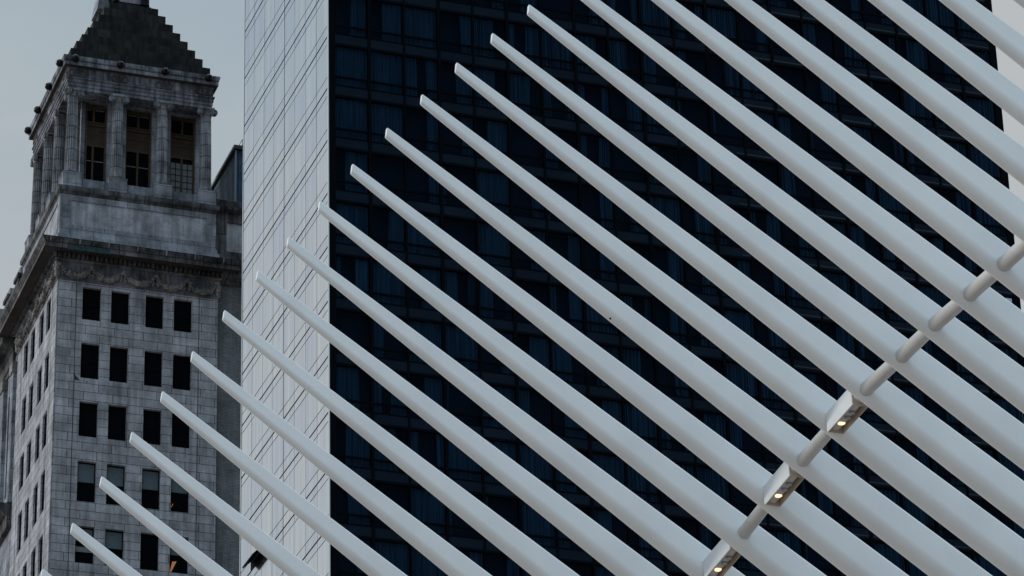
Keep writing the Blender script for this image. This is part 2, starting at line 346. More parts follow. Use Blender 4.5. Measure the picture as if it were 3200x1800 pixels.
for k in range(-11, 6):
    F = GF + k * GP
    for i in range(20):
        x0, x1 = BX[i] + .05, BX[i + 1] - .05
        dist = (x0 * .347 + 0) + F * .3
        cells.append((dist + i * .6 + abs(k) * .5, x0, x1, F, i))
cells.sort(key=lambda c: c[0])
rest = MB()
for n, (_, x0, x1, F, i) in enumerate(cells):
    p, c = win_mb(x0, x1, F, rnd)
    if n < 100:
        wo = p.build('window', gt)
        if c.v: c.build('curtain', wo)
    else:
        for q in (p, c):
            for f_, mi_ in zip(q.f, q.m): rest.add([q.v[j] for j in f_], [tuple(range(len(f_)))], q.mats[mi_])
        if i == 19 and n % 5 < 3:      # daylight by the far corner, painted as a pale curtain sliver
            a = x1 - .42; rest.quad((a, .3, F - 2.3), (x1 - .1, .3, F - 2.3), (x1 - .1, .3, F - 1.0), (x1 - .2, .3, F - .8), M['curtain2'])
ro = rest.build('window', gt); ro['kind'] = 'stuff'
plainw = MB()
for k in KS:
    if -11 <= k < 6: continue
    F = GF + k * GP
    if F - GP < 0: continue
    plainw.box(.2, GW - .2, .06, .5, F - 2.95, F - .45, M['spandrel'])
plainw.build('window_band', gt)
# pale side: mirror panels over a black backing
sd_ = MB(); sd_.box(.012, .3, .14, GD - .02, 0, 178, M['seam'])
YS = [.05, 2.14, 4.24, 6.33, 8.39, 10.48, 12.53, 14.66, 16.72]
pr = random.Random(3)
for k in KS:
    F = GF + k * GP
    rows = [(F - GP + .70, F - .50, .024, .024), (F - .50, F, .024, .055), (F, F + .70, .055, .024)]
    for z0, z1, g0, g1 in rows:
        if z0 < 1: continue
        for j in range(8):
            ga = .05 if j == 4 else .022; gb = .05 if j == 3 else .022
            t1, t2 = pr.uniform(-.002, .002), pr.uniform(-.003, .003)
            a, b = YS[j] + ga, YS[j + 1] - gb; zz0, zz1 = z0 + g0, z1 - g1
            if k == -8 and abs(z0 - F) < .01 and j == 6: continue   # the opened panel
            x = -.02
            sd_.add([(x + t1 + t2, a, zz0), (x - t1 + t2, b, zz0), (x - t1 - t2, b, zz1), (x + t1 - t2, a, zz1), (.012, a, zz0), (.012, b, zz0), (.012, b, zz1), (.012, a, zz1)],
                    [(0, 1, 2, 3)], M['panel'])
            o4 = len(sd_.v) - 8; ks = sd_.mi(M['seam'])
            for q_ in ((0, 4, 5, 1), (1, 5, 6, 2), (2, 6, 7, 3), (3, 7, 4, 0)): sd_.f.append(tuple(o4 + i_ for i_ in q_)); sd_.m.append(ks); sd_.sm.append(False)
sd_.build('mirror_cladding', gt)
tr = MB(); tr.box(-.06, -.0, -.05, .03, 2, 178, M['trim']); tr.box(-.05, .0, GD - .06, GD + .03, 2, 178, M['trim'])
tr.build('corner_trim', gt)
# one awning panel standing open low on the pale side
Fh = GF - 8 * GP
op = MB(); y0, y1 = YS[6] + .05, YS[7] - .05; zt, zb = Fh + .66, Fh + .10
op.add([(-.05, y0, zt), (-.05, y1, zt), (-.52, y1, zb + .10), (-.52, y0, zb + .10), (-.02, y0, zt - .09), (-.02, y1, zt - .09), (-.49, y1, zb), (-.49, y0, zb)],
       [(0, 1, 2, 3), (4, 7, 6, 5), (0, 3, 7, 4), (1, 5, 6, 2), (2, 6, 7, 3), (0, 4, 5, 1)], M['mull'])
op.build('open_window', gt, 'black awning window propped open in the glass side, pale with reflected sky')

# ------------------------------------------------------------------ old stone tower
st = thing('stone_tower', 'old soot-stained stone tower with ionic columns and stepped pyramid roof', 'building', (-31.3015, 227.8600, 0), R(19.91913))
SW, SL = 11.42, 12.65
PR = lambda u, d, z: (u, d, z)
PL = lambda u, d, z: (d, u, z)
rowsR = [(114.64, 117.12), (110.2, 112.87), (105.84, 108.44), (101.05, 104.03), (96.62, 99.28), (92.0, 94.7), (87.6, 90.3)]
colsR = [(1.79, 3.09), (3.81, 5.11), (6.25, 7.54), (8.27, 9.58)]
colsL = [(1.95, 3.29), (4.18, 5.52), (6.88, 8.22), (9.15, 10.5)]
gro = lambda a, b: [(a, a + .05, 80, 117.42), (b, b + .05, 80, 117.42)]
sh = MB()
wall(sh, PR, .09, SW, 0, 117.48, [(a, b, c, d) for a, b in colsR for c, d in rowsR], .38, M['ashlar'])
wall(sh, PL, .09, SL, 0, 117.48, [(a, b, c, d) for a, b in colsL for c, d in rowsR], .38, M['ashlar'])
sh.quad((.09, 0, 0), (0.09, 0, 117.48), (0, .09, 117.48), (0, .09, 0), M['ashlar'])
sh.quad((0, SL, 0), (0, SL, 117.48), (SW, SL, 117.48), (SW, SL, 0), M['ashlar']); sh.quad((SW, 0, 0), (SW, SL, 0), (SW, SL, 117.48), (SW, 0, 117.48), M['ashlar'])
sh.box(.6, SW - .1, .6, SL - .1, 0, 117.4, M['room'])
sh.build('wall', st)
# corner bead and the dark upright seams that part the quoins from the wall
se = MB()
for x in (1.33, 10.05): se.box(x, x + .045, -.012, .02, 80, 117.45, M['dark'])
for y in (1.45, 11.2): se.box(-.012, .02, y, y + .045, 80, 117.45, M['dark'])
se.add([(1.38, -.006, 110.42), (1.38, -.006, 109.98), (1.78, -.006, 109.96)], [(0, 1, 2)], M['dark']); se.add([(2.1, -.006, 109.93), (2.34, -.006, 109.97), (2.3, -.006, 109.86)], [(0, 1, 2)], M['dark'])
se.build('quoin_seam', st)
be = MB()
z = 86.0
while z < 117.2:
    be.tube([(.05, .05, z + .03), (.05, .05, z + .60)], .062, M['plainstone'], 8); z += .6286
be.build('corner_bead', st)
wc = {}
def window(parent, u, zr, d, left, blind_or_glint=None, glow=None):
    a, b = u; z0, z1 = zr; W, H = b - a, z1 - z0; key = (round(W, 2), round(H, 2))
    if key not in wc:
        f = MB(); t = .075
        f.box(0, t, 0, .12, 0, H, M['sash']); f.box(W - t, W, 0, .12, 0, H, M['sash']); f.box(t, W - t, 0, .12, 0, t * 1.2, M['sash']); f.box(t, W - t, 0, .12, H - t, H, M['sash'])
        f.box(t, W - t, .03, .10, H * .5 - .028, H * .5 + .028, M['sash'])
        p = MB(); p.box(t, W - t, .07, .085, t * 1.2, H * .5 - .04, M['pane']); p.box(t, W - t, .045, .06, H * .5 + .04, H - t, M['pane'])
        bl = MB(); bl.box(t + .01, W - t - .01, .032, .040, H * .5 + .05, H - t - .03, M['blind_or_glint'])
        bh = MB(); bh.box(t + .01, W - t - .01, .032, .040, H * .62, H - t - .03, M['blind_or_glint']); bh.box(t + .01, W - t - .01, .058, .066, H * .34, H * .5 - .05, M['paleblind_or_glint'])
        gl = MB(); gl.add([(t + .03, .062, .12), (t + .12, .062, .12), (t + .5, .062, H * .36), (t + .2, .062, H * .34)], [(0, 1, 2, 3)], M['tungsten'])
        g2 = MB(); g2.add([(t + .04, .062, .42), (t + .09, .062, .45), (t + .2, .062, .7), (t + .16, .062, .72)], [(0, 1, 2, 3)], M['tungsten'])
        wc[key] = (f.mesh('window'), p.mesh('pane'), bl.mesh('blind_or_glint'), bh.mesh('blind_or_glint'), gl.mesh('lamp_glow'), g2.mesh('lamp_glow'))
    ms = wc[key]
    wo = inst('window', ms[0], parent, (d, b, z0) if left else (a, d, z0), R(-90) if left else 0)
    inst('pane', ms[1], wo)
    if blind_or_glint: inst('blind_or_glint', ms[2] if blind_or_glint == 1 else ms[3], wo)
    if glow: inst('lamp_glow', ms[4] if glow == 1 else ms[5], wo)
blinds = {(3, 0): 1, (3, 1): 1, (3, 2): 1, (3, 3): 1, (4, 0): 2, (4, 1): 1, (4, 3): 1}
for ri, zr in enumerate(rowsR):
    for ci, u in enumerate(colsR): window(st, u, zr, .27, False, blinds.get((ri, ci)), {(4, 3): 1, (3, 3): 2}.get((ri, ci)))
    for ci, u in enumerate(colsL): window(st, u, zr, .13, True)
# frieze, dentils, main cornice
co = MB(); co.rect(0, SW, 0, SL, [(.06, 117.48), (.06, 117.60), (.02, 117.62), (.02, 118.86), (.10, 118.9), (.22, 118.98), (.24, 119.02)], M['friezebg'], caps=(True, True))
co.build('frieze', st)
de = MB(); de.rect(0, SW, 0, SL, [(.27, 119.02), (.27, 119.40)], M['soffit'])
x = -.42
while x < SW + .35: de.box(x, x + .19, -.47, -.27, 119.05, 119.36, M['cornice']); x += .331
y = -.10
while y < SL + .3: de.box(-.47, -.27, y, y + .19, 119.05, 119.36, M['cornice']); y += .331
de.build('dentil_band', st)
lc = MB()
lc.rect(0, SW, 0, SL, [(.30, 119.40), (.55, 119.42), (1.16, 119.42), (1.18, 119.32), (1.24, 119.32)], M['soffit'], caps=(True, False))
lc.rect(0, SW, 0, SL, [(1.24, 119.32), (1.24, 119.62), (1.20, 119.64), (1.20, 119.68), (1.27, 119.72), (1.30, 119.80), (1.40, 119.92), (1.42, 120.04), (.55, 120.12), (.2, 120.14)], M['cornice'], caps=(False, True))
for k in range(7):      # butt joints and splash strips of the gutter stones
    x = -.9 + k * 2.05; lc.box(x, x + .06, -1.47, -1.2, 119.66, 120.02, M['plainstone'])
lc.build('main_cornice', st)
cp = MB(); cp.box(.38, 3.35, -1.275, -1.22, 119.24, 119.63, M['copper'])
for k in range(24): x = .42 + k * .122; cp.box(x, x + .02, -1.29, -1.275, 119.26, 119.6, M['copper'])
cp.build('copper_flashing', st, 'teal copper strip patched into the cornice front')
# swags on the frieze
def swag(P, a, b, seed):
    s = MB(); r_ = random.Random(seed); pts = []; rad = []
    for i in range(23):
        t = i / 22; x = a + (b - a) * t; z = 118.52 - .72 * (1 - (2 * t - 1) ** 2)
        pts.append(P(x, -.10, z)); rad.append((.08 + .16 * math.sin(math.pi * t)) * r_.uniform(.75, 1.25))
    s.tube(pts, rad, M['carving'], 8)
    for i in range(75):
        t = r_.uniform(.04, .96); x = a + (b - a) * t; z = 118.52 - .72 * (1 - (2 * t - 1) ** 2); h = .06 + .17 * math.sin(math.pi * t)
        s.blob(P(x, -.22 - r_.uniform(0, .09), z + r_.uniform(-h, h)), (.075, .07, .06), M['carving'], i + seed, .3, 1)
    s.blob(P(a, -.2, 118.52), (.15, .15, .16), M['carving'], seed, .3)
    for q in (-1, 1):
        s.tube([P(a + q * .06, -.1, 118.4), P(a + q * .2, -.1, 118.2), P(a + q * .1, -.1, 118.03), P(a + q * .24, -.1, 117.86), P(a + q * .12, -.1, 117.74)], [.08, .09, .07, .07, .03], M['carving'], 6)
    return s
XS = [.12, 2.36, 4.6, 6.9, 9.15, 11.35]
for i in range(5): swag(PR, XS[i], XS[i + 1], i).build('garland', st)
YSw = [.12, 2.6, 5.1, 7.6, 10.1, 12.5]
for i in range(5): swag(PL, YSw[i], YSw[i + 1], 50 + i).build('garland', st)
for i, (px, py) in enumerate(((0, 0), (SW - .02, 0), (0, SL))):
    k = MB(); k.blob((px, py, 118.3), (.26, .26, .42), M['carving'], i, .2); k.blob((px, py, 117.85), (.2, .2, .3), M['carving'], i + 9, .25); k.blob((px - .05, py - .05, 118.66), (.2, .2, .2), M['carving'], i + 20, .2)
    k.build('corner_carving', st)
# attic, plinths and the pedestal course
AX1, AY1 = 11.22, 12.0
at = MB()
at.rect(0, AX1 + .1, 0, AY1, [(.34, 120.10), (.34, 120.36), (.24, 120.38), (.24, 120.66), (.14, 120.68), (.14, 120.98), (.04, 121.02), (.0, 121.33)], M['plainstone'], caps=(True, True))
wall(at, PR, 0, AX1, 121.33, 124.2, [(.76, 10.53, 121.83, 123.75)], .07, M['plainstone'], back=M['panelstone'])
wall(at, PL, 0, AY1, 121.33, 124.2, [(.8, 11.2, 121.83, 123.75)], .07, M['plainstone'], back=M['panelstone'])
at.quad((AX1, 0, 121.33), (AX1, AY1, 121.33), (AX1, AY1, 124.2), (AX1, 0, 124.2), M['plainstone']); at.quad((0, AY1, 121.33), (AX1, AY1, 121.33), (AX1, AY1, 124.2), (0, AY1, 124.2), M['plainstone'])
at.build('attic_wall', st)
pc = MB(); pc.rect(0, AX1, 0, AY1, [(.0, 124.2), (.05, 124.24), (.05, 124.34), (.16, 124.42), (.2, 124.52), (.2, 124.78), (.02, 124.88), (-.1, 124.9)], M['cornice'])
pc.build('pedestal_cornice', st)
CX = [.80, 4.07, 7.33, 10.55]; CY = [.65, 4.05, 7.5, 10.95]
ped = MB(); ped.rect(.3, 10.95, .3, 11.35, [(0, 124.9), (0, 125.72)], M['plainstone'])
spots = [(x, .65) for x in CX] + [(.65, y) for y in CY[1:]]
for cx, cy in spots: ped.rect(cx - .66, cx + .66, cy - .66, cy + .66, [(.0, 124.9), (.0, 125.88), (.03, 125.9), (.03, 126.02)], M['plainstone'])
ped.build('pedestal', st)
# the columns
def column(cx, cy, corner, left):
    c = thing_child('column', st)
    b = MB(); b.lathe(cx, cy, [(.56, 126.02), (.58, 126.07), (.58, 126.14), (.5, 126.19), (.46, 126.22), (.51, 126.26), (.52, 126.31), (.47, 126.35), (.43, 126.37)], M['colstone'], 32); b.build('base', c)
    s = MB(); nfl = 16; per = 6; rs = []
    def ring(r, z):
        o = []
        for i in range(nfl * per):
            a = 2 * math.pi * i / (nfl * per); q = i % per
            o.append((cx + r * (1, .99, .88, .83, .88, .99)[q] * math.cos(a), cy + r * (1, .99, .88, .83, .88, .99)[q] * math.sin(a), z))
        return o
    z0, z1 = 126.37, 132.28; nd = 7
    prof = lambda z: .435 - .07 * ((z - z0) / (z1 - z0)) ** 1.6
    for d in range(nd):
        a = z0 + (z1 - z0) * d / nd; e = z0 + (z1 - z0) * (d + 1) / nd
        rs += [ring(prof(a) - .022, a), ring(prof(a), a + .025), ring(prof(e), e - .025), ring(prof(e) - .022, e)]
    s.rings(rs, M['colstone'], smooth=False); s.build('shaft', c)
    k = MB(); k.lathe(cx, cy, [(.365, 132.28), (.41, 132.31), (.41, 132.36), (.37, 132.38), (.43, 132.48), (.45, 132.58)], M['colstone'], 24)
    k.box(cx - .5, cx + .5, cy - .5, cy + .5, 132.72, 132.86, M['colstone'])
    faces = [(0, -1)] if not left else [(-1, 0)]
    if corner: faces = [(0, -1), (-1, 0)]
    for nx, ny in faces:
        tx, ty = -ny, nx
        k.obox((cx + nx * .36, cy + ny * .36, 132.65), (tx * .42, ty * .42, 0), (nx * .1, ny * .1, 0), (0, 0, .075), M['colstone'])
        for sgn in (-1, 1):
            c0 = Vector((cx + tx * .5 * sgn + nx * .24, cy + ty * .5 * sgn + ny * .24, 132.5)); nn = Vector((nx, ny, 0)); tt = Vector((tx, ty, 0)) * sgn
            k.disc(c0, nn, .235, .2, M['colstone'], 20)
            pts = []; n = 40
            for i in range(n + 1):
                th = math.pi / 2 - i / n * 4.4 * math.pi; rr = .215 * (1 - i / n) + .03
                pts.append(c0 + nn * .215 + tt * rr * math.cos(th) + Vector((0, 0, 1)) * rr * math.sin(th))
            k.tube(pts, .028, M['plainstone'], 5)
            k.disc(c0, nn, .055, .25, M['plainstone'], 10)
    k.build('capital', c)
def thing_child(name, parent):
    o = bpy.data.objects.new(name, None); COL.objects.link(o); o.parent = parent; return o
for i, x in enumerate(CX): column(x, .65, i == 0, False)
for y in CY[1:]: column(.65, y, False, True)
# cella wall behind the columns with tall bronze windows
ce = MB(); opF = [(1.70, 3.60, 126.4, 132.78), (4.97, 6.86, 126.4, 132.78), (8.23, 10.08, 126.4, 132.78)]; opL = [(1.85, 3.45, 126.4, 132.7), (5.1, 6.7, 126.4, 132.7), (8.5, 10.1, 126.4, 132.7)]
ox, oy = 1.7, 1.7
wall(ce, lambda u, d, z: (u, oy + d, z), ox, 10.7, 125.72, 132.86, opF, .45, M['plainstone']); wall(ce, lambda u, d, z: (ox + d, u, z), oy, 11.3, 125.72, 132.86, opL, .45, M['plainstone'])
ce.box(2.3, 10.68, 2.3, 11.3, 125.75, 132.8, M['room']); ce.quad((10.7, oy, 125.72), (10.7, 11.3, 125.72), (10.7, 11.3, 132.86), (10.7, oy, 132.86), M['plainstone'])
ce.build('colonnade_wall', st)
def tall(u, left, grid):
    a, b = u; W = b - a
    f = MB(); B = M['bronze']
    f.box(0, .13, 0, .14, 0, 6.3, B); f.box(W - .13, W, 0, .14, 0, 6.3, B); f.box(W / 2 - .07, W / 2 + .07, 0, .12, 0, 3.0, B); f.box(W / 2 - .08, W / 2 + .08, 0, .12, 4.95, 6.3, B)
    f.box(.13, W - .13, .01, .12, 0, .12, B); f.box(.13, W - .13, .01, .12, 6.05, 6.3, B)
    wo = f.build('tall_window', st); wo.location = (ox + .3, b, 126.4) if left else (a, oy + .3, 126.4); wo.rotation_euler = (0, 0, R(-90) if left else 0)
    s = MB(); s.box(.13, W - .13, .03, .11, 3.0, 4.7, M['bronzed']); s.box(.06, W - .06, -.05, .03, 4.6, 4.72, M['bronze']); s.box(.06, W - .06, -.04, .03, 4.86, 4.95, M['bronze']); s.box(.13, W - .13, -.01, .03, 4.72, 4.86, M['bronzed'])
    s.box(.13, W - .13, -.02, .03, 2.95, 3.1, M['bronze']); s.box(.18, W - .18, .0, .03, 3.95, 4.02, M['bronze'])
    for q in range(3): s.disc((W * (.22 + .28 * q), .03, 4.32), (0, -1, 0), .10, .05, M['bronze'], 12); s.blob((W * (.22 + .28 * q), -.03, 4.32), (.05, .04, .05), M['bronzed'], q, .1, 1)
    s.build('spandrel_panel', wo)
    pm = M['paleblind_or_glint'] if grid else M['pane']
    for (q0, q1, h0, h1, pq) in ((.13, W / 2 - .07, .12, 2.95, pm), (W / 2 + .07, W - .13, .12, 2.95, pm), (.13, W / 2 - .08, 4.95, 6.05, M['pane']), (W / 2 + .08, W - .13, 4.95, 6.05, M['pane'])):
        p = MB(); p.box(q0, q1, .08, .10, h0, h1, pq); p.build('pane', wo)
    p = MB()
    if not grid:
        for q0, q1 in ((.16, W / 2 - .1), (W / 2 + .1, W - .16)): p = MB(); p.box(q0, q1, .066, .076, 1.78, 1.84, M['paleblind_or_glint']); p.build('blind_or_glint', wo)  # pale strips painted as a reflected line across the lower panes
        for q0, q1 in ((.2, W / 2 - .14), (W / 2 + .14, W - .2)): p = MB(); p.box(q0, q1, .066, .076, 5.9, 6.0, M['blind_or_glint']); p.build('blind_or_glint', wo)  # reflections on the upper panes, built as thin strips
    if grid:
        q = MB()
        for q0, q1 in ((.13, W / 2 - .07), (W / 2 + .07, W - .13)):
            m_ = (q0 + q1) / 2; q.box(m_ - .022, m_ + .022, .05, .075, .12, 2.95, M['sash'])
            for h in range(1, 6): z = .12 + 2.83 * h / 5.6; q.box(q0, q1, .055, .072, z - .02, z + .02, M['sash'])
            q.box(q0, q1, .052, .078, 2.62, 2.95, M['sash'])
        q.build('glazing_bars', wo)
for i, u in enumerate(opF): tall(u[:2], False, i == 2)
for u in opL: tall(u[:2], True, False)
# entablature
en = MB(); EX0, EX1, EY0, EY1 = .33, 10.95, .33, 11.4
en.rect(EX0, EX1, EY0, EY1, [(-.06, 132.86), (-.06, 133.12), (0, 133.13), (0, 133.40), (.05, 133.41), (.05, 133.66), (.12, 133.70), (.12, 133.8), (0, 133.83), (0, 134.5), (.08, 134.54)], M['entab'])
en.rect(EX0, EX1, EY0, EY1, [(.012, 133.835), (.012, 133.90)], M['dark'], caps=(False, False))  # dark strip painted as the shadow line below the frieze
en.build('entablature', st)
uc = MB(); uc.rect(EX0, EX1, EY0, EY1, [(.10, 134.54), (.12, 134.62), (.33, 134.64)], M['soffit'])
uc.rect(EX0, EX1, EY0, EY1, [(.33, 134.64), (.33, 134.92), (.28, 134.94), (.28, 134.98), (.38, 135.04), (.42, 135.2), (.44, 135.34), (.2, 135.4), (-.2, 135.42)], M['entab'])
x = EX0 - .25
while x < EX1 + .25: uc.box(x, x + .07, EY0 - .315, EY0 - .26, 134.90, 134.99, M['dark']); x += .15
y = EY0 - .2
while y < EY1 + .2: uc.box(EX0 - .315, EX0 - .26, y, y + .07, 134.90, 134.99, M['dark']); y += .15
uc.build('upper_cornice', st)
def torus(mb, P, u, z, r, t, mat):
    pts = [P(u + r * math.cos(a), -.02, z + r * math.sin(a)) for a in [2 * math.pi * i / 24 for i in range(25)]]
    mb.tube(pts, t, mat, 6)
for cx in CX:
    wr = MB()
    for dx in (-.34, 0, .34): torus(wr, lambda u, d, z: (u, EY0 + d, z), min(max(cx, .98), 10.35) + dx, 134.17, .25, .062, M['wreath'])
    wr.build('wreath', st)
for cy in CY:
    wr = MB()
    for dx in (-.34, 0, .34): torus(wr, lambda u, d, z: (EX0 + d, u, z), min(max(cy, .98), 10.8) + dx, 134.17, .25, .062, M['wreath'])
    wr.build('wreath', st)
def lion(x, y, nx, ny, i):
    l = MB(); l.blob((x + nx * .12, y + ny * .12, 135.06), (.28, .28, .29), M['lion'], i, .02, 3); l.blob((x + nx * .27, y + ny * .27, 134.98), (.10, .10, .10), M['lion'], i, .05, 2)
    for s in (-1, 1): l.blob((x + nx * .12 - ny * .14 * s, y + ny * .12 + nx * .14 * s, 135.25), (.07, .07, .07), M['lion'], i, .05, 1)
    l.build('lion_head', st)
for i, x in enumerate((.72, 4.0, 7.27, 10.5)): lion(x, EY0 - .42, 0, -1, i)
for i, y in enumerate((.8, 4.3, 7.9, 11.1)): lion(EX0 - .42, y, -1, 0, i + 4)
# stepped pyramid
py = MB(); zst = [135.42, 136.29, 137.24, 138.17, 139.11, 140.02, 140.95, 141.88, 142.73]
for k in range(8):
    o = .5 * k; py.rect(.52 + o, 10.78 - .44 * k, .52 + o, 11.15 - .5 * k, [(0, zst[k] - .02), (0, zst[k + 1])], M['darkstone'])
py.build('stepped_roof', st)
la = MB(); lx0, lx1, ly0, ly1 = 4.35, 7.1, 4.4, 6.9
la.rect(lx0, lx1, ly0, ly1, [(.12, 142.73), (.12, 142.95), (0, 143.0), (0, 147.5), (.25, 147.7), (.25, 148.3)], M['darkstone'])
la.box(lx0 + .5, lx1 - .55, ly0 - .03, ly0, 143.12, 147.2, M['plainstone'])
for x in (lx0 + .22, lx1 - .5, lx1 - .2): la.lathe(x, ly0 - .1, [(.2, 143.0), (.17, 143.2), (.17, 147.3)], M['darkstone'], 12, False)
la.add([(3.35, 5.0, 142.6), (4.2, 5.0, 142.75), (4.2, 5.0, 145.2), (3.7, 5.0, 145.2), (3.35, 6.9, 142.6), (4.2, 6.9, 142.75), (4.2, 6.9, 145.2), (3.7, 6.9, 145.2)], [(0, 1, 2, 3), (7, 6, 5, 4), (0, 3, 7, 4), (0, 4, 5, 1), (3, 2, 6, 7)], M['plainstone'])
la.build('lantern', st)
# the main block continues to both sides behind the tower's corners
ea = MB()
ea.box(SW + .01, 34, .55, 12, 0, 118.9, M['brick'])
ea.build('brick_wall', st, 'grey brick side wall beside the ashlar corner')
ec = MB()
prof = [(.2, 118.9), (.2, 119.05), (.3, 119.1), (1.05, 119.2), (1.05, 119.55), (1.2, 119.7), (1.3, 119.98), (.2, 120.15)]
ec.rings([[(SW + .2, .45 - o, z), (34, .45 - o, z), (34, 4, z), (SW + .2, 4, z)] for o, z in prof], M['cornice'])
wall(ec, lambda u, d, z: (u, .62 + d, z), AX1 + .02, 34, 120.1, 124.7, [(12.15, 14.6, 121.7, 124.0), (15.4, 18, 121.7, 124.0)], .12, M['cornice'], back=M['panelstone'])
ec.rings([[(AX1 + .05, .62 - o, z), (34, .62 - o, z), (34, 4, z), (AX1 + .05, 4, z)] for o, z in [(0, 124.7), (.08, 124.75), (.22, 124.95), (.24, 125.15), (.1, 125.2), (.02, 125.22), (.02, 125.75), (-.05, 125.8)]], M['cornice'])
ec.build('side_attic', st)
we = MB(); WX = .15; Y0 = SL + .02
ops = []
wall(we, lambda u, d, z: (WX + d, u, z), Y0, 60, 0, 118.0, [], .3, M['plainstone'])
k = 0; y = Y0 + .75
while y < 58:      # giant pilasters
    we.box(WX - .28, WX, y, y + .9, 106.8, 116.9, M['plainstone']); we.box(WX - .36, WX + .02, y - .08, y + .98, 106.3, 106.8, M['plainstone']); we.box(WX - .38, WX + .02, y - .1, y + 1.0, 116.5, 117.3, M['carving'])
    we.box(WX - .02, WX + .01, y + 1.2, y + 2.6, 107.5, 115.6, M['pane']); y += 3.3
we.build('wing_wall', st)
wv = MB()
def band(prof, y0, mat, back=3): wv.rings([[(WX - o, y0 - min(o, .6) * .3, z), (WX - o, 60, z), (back, 60, z), (back, y0 - min(o, .6) * .3, z)] for o, z in prof], mat)
band([(.1, 117.3), (.1, 117.7), (.2, 117.75), (.2, 118.5), (.3, 118.6), (.4, 118.9), (1.05, 119.05), (1.05, 119.4), (1.25, 119.6), (1.35, 119.9), (.2, 120.05)], Y0 + 1.5, M['cornice'])
band([(.05, 120.0), (.05, 122.9), (.2, 123.1), (.3, 123.35), (.3, 123.6), (.0, 123.7)], Y0 + .3, M['cornice'])
band([(.35, 104.4), (.35, 105.3), (.55, 105.4), (.9, 105.7), (1.0, 106.2), (.2, 106.3)], Y0 + .9, M['cornice'])
for i in range(8):
    y = Y0 + .35 + i * 3.6; wv.box(WX - .22, WX + .9, y, y + 1.25, 120.0, 123.95, M['cornice']); wv.box(WX - .34, WX + 1, y - .12, y + 1.37, 123.95, 124.25, M['cornice']); wv.box(WX - .1, WX + .8, y + .1, y + 1.1, 124.25, 124.85, M['plainstone'])
wv.build('wing_cornice', st)

# ------------------------------------------------------------------ roof-top plant room beside the tower
ph = thing('plant_room', 'blue ribbed metal plant room on the old roof beside the columns', 'roof shed', (-31.3015, 227.8600, 0), R(19.91913))
hx, hy, hy1, hz0, hz1 = 13.98, 5.0, 14.0, 124.5, 132.45
b = MB(); b.box(hx, 26, hy, hy1, hz0, hz1, M['shed'])
for k in range(26): y = hy + .25 + k * .34; b.box(hx - .05, hx, y, y + .10, hz0, hz1 - .35, M['shed'])
for k in range(30): x = hx + .2 + k * .38; b.box(x, x + .12, hy - .05, hy, hz0, hz1 - .35, M['shed'])
b.build('wall', ph)
b = MB(); b.box(hx - .22, 26, hy - .25, hy1, hz1 - .02, hz1 + .28, M['dark']); b.box(hx - .24, hx - .222, hy - .25, hy1, hz1 + .02, hz1 + .2, M['shedtrim']); b.build('roof', ph)
b = MB(); b.box(hx - .09, hx + .02, hy - .09, hy + .02, hz0, hz1 - .06, M['shedtrim']); b.build('corner_post', ph)
b = MB()
for y in [hy + .1 + i * 1.6 for i in range(6)]: b.tube([(hx + .5, y, hz1 + .2), (hx + .5, y, hz1 + 1.0)], .022, M['dark'], 6)
for z in (.55, 1.0): b.tube([(hx + .5, hy + .1, hz1 + z), (hx + .5, hy1 - .2, hz1 + z)], .022, M['dark'], 6); b.tube([(hx + .5, hy + .1, hz1 + z), (hx + 4, hy + .1, hz1 + z)], .022, M['dark'], 6)
b.build('roof_railing', ph)
b = MB(); ly = hy1 + .1
for dx in (0, .45): b.tube([(hx - .75 + dx, ly, hz0 + .2), (hx - .75 + dx, ly, hz1 + .7), (hx - .68 + dx, ly, hz1 + 1.05), (hx - .45 + dx, ly, hz1 + 1.25), (hx + .1 + dx, ly, hz1 + 1.28)], .045, M['dark'], 6)
for k in range(26): z = hz0 + .4 + k * .31; b.tube([(hx - .75, ly, z), (hx - .30, ly, z)], .03, M['dark'], 5)
b.build('ladder', ph)

# ------------------------------------------------------------------ the ribbed white canopy
RIB = [[3.92, 38.993, 27.633, 13.572, 42.975, 21.404], [3.466, 40.247, 28.097, 13.382, 44.337, 21.682], [2.994, 41.494, 28.569, 13.173, 45.692, 21.968], [2.501, 42.725, 28.961, 12.933, 47.027, 22.18], [1.993, 43.952, 29.369, 12.678, 48.356, 22.408], [1.467, 45.164, 29.69, 12.395, 49.668, 22.554], [0.929, 46.37, 29.995, 12.097, 50.971, 22.687], [0.379, 47.567, 30.248, 11.781, 52.263, 22.772], [-0.182, 48.757, 30.474, 11.445, 53.544, 22.804], [-0.754, 49.939, 30.66, 11.094, 54.814, 22.799], [-1.331, 51.116, 30.779, 10.733, 56.077, 22.744], [-1.934, 52.276, 30.838, 10.337, 57.32, 22.634], [-2.551, 53.425, 30.818, 9.92, 58.55, 22.464], [-3.154, 54.577, 30.754, 9.515, 59.784, 22.266], [-3.754, 55.731, 30.699, 9.108, 61.013, 22.02], [-4.358, 56.885, 30.668, 8.7, 62.243, 21.796], [-5.023, 58.001, 30.476, 8.208, 63.426, 21.423], [-5.675, 59.119, 30.239, 7.726, 64.611, 21.007], [-6.315, 60.243, 29.999, 7.258, 65.801, 20.586], [-6.975, 61.356, 29.724, 6.764, 66.977, 20.12], [-7.638, 62.46, 29.346, 6.257, 68.141, 19.571], [-8.291, 63.565, 28.906, 5.756, 69.304, 18.963], [-8.977, 64.655, 28.447, 5.219, 70.451, 18.354]]
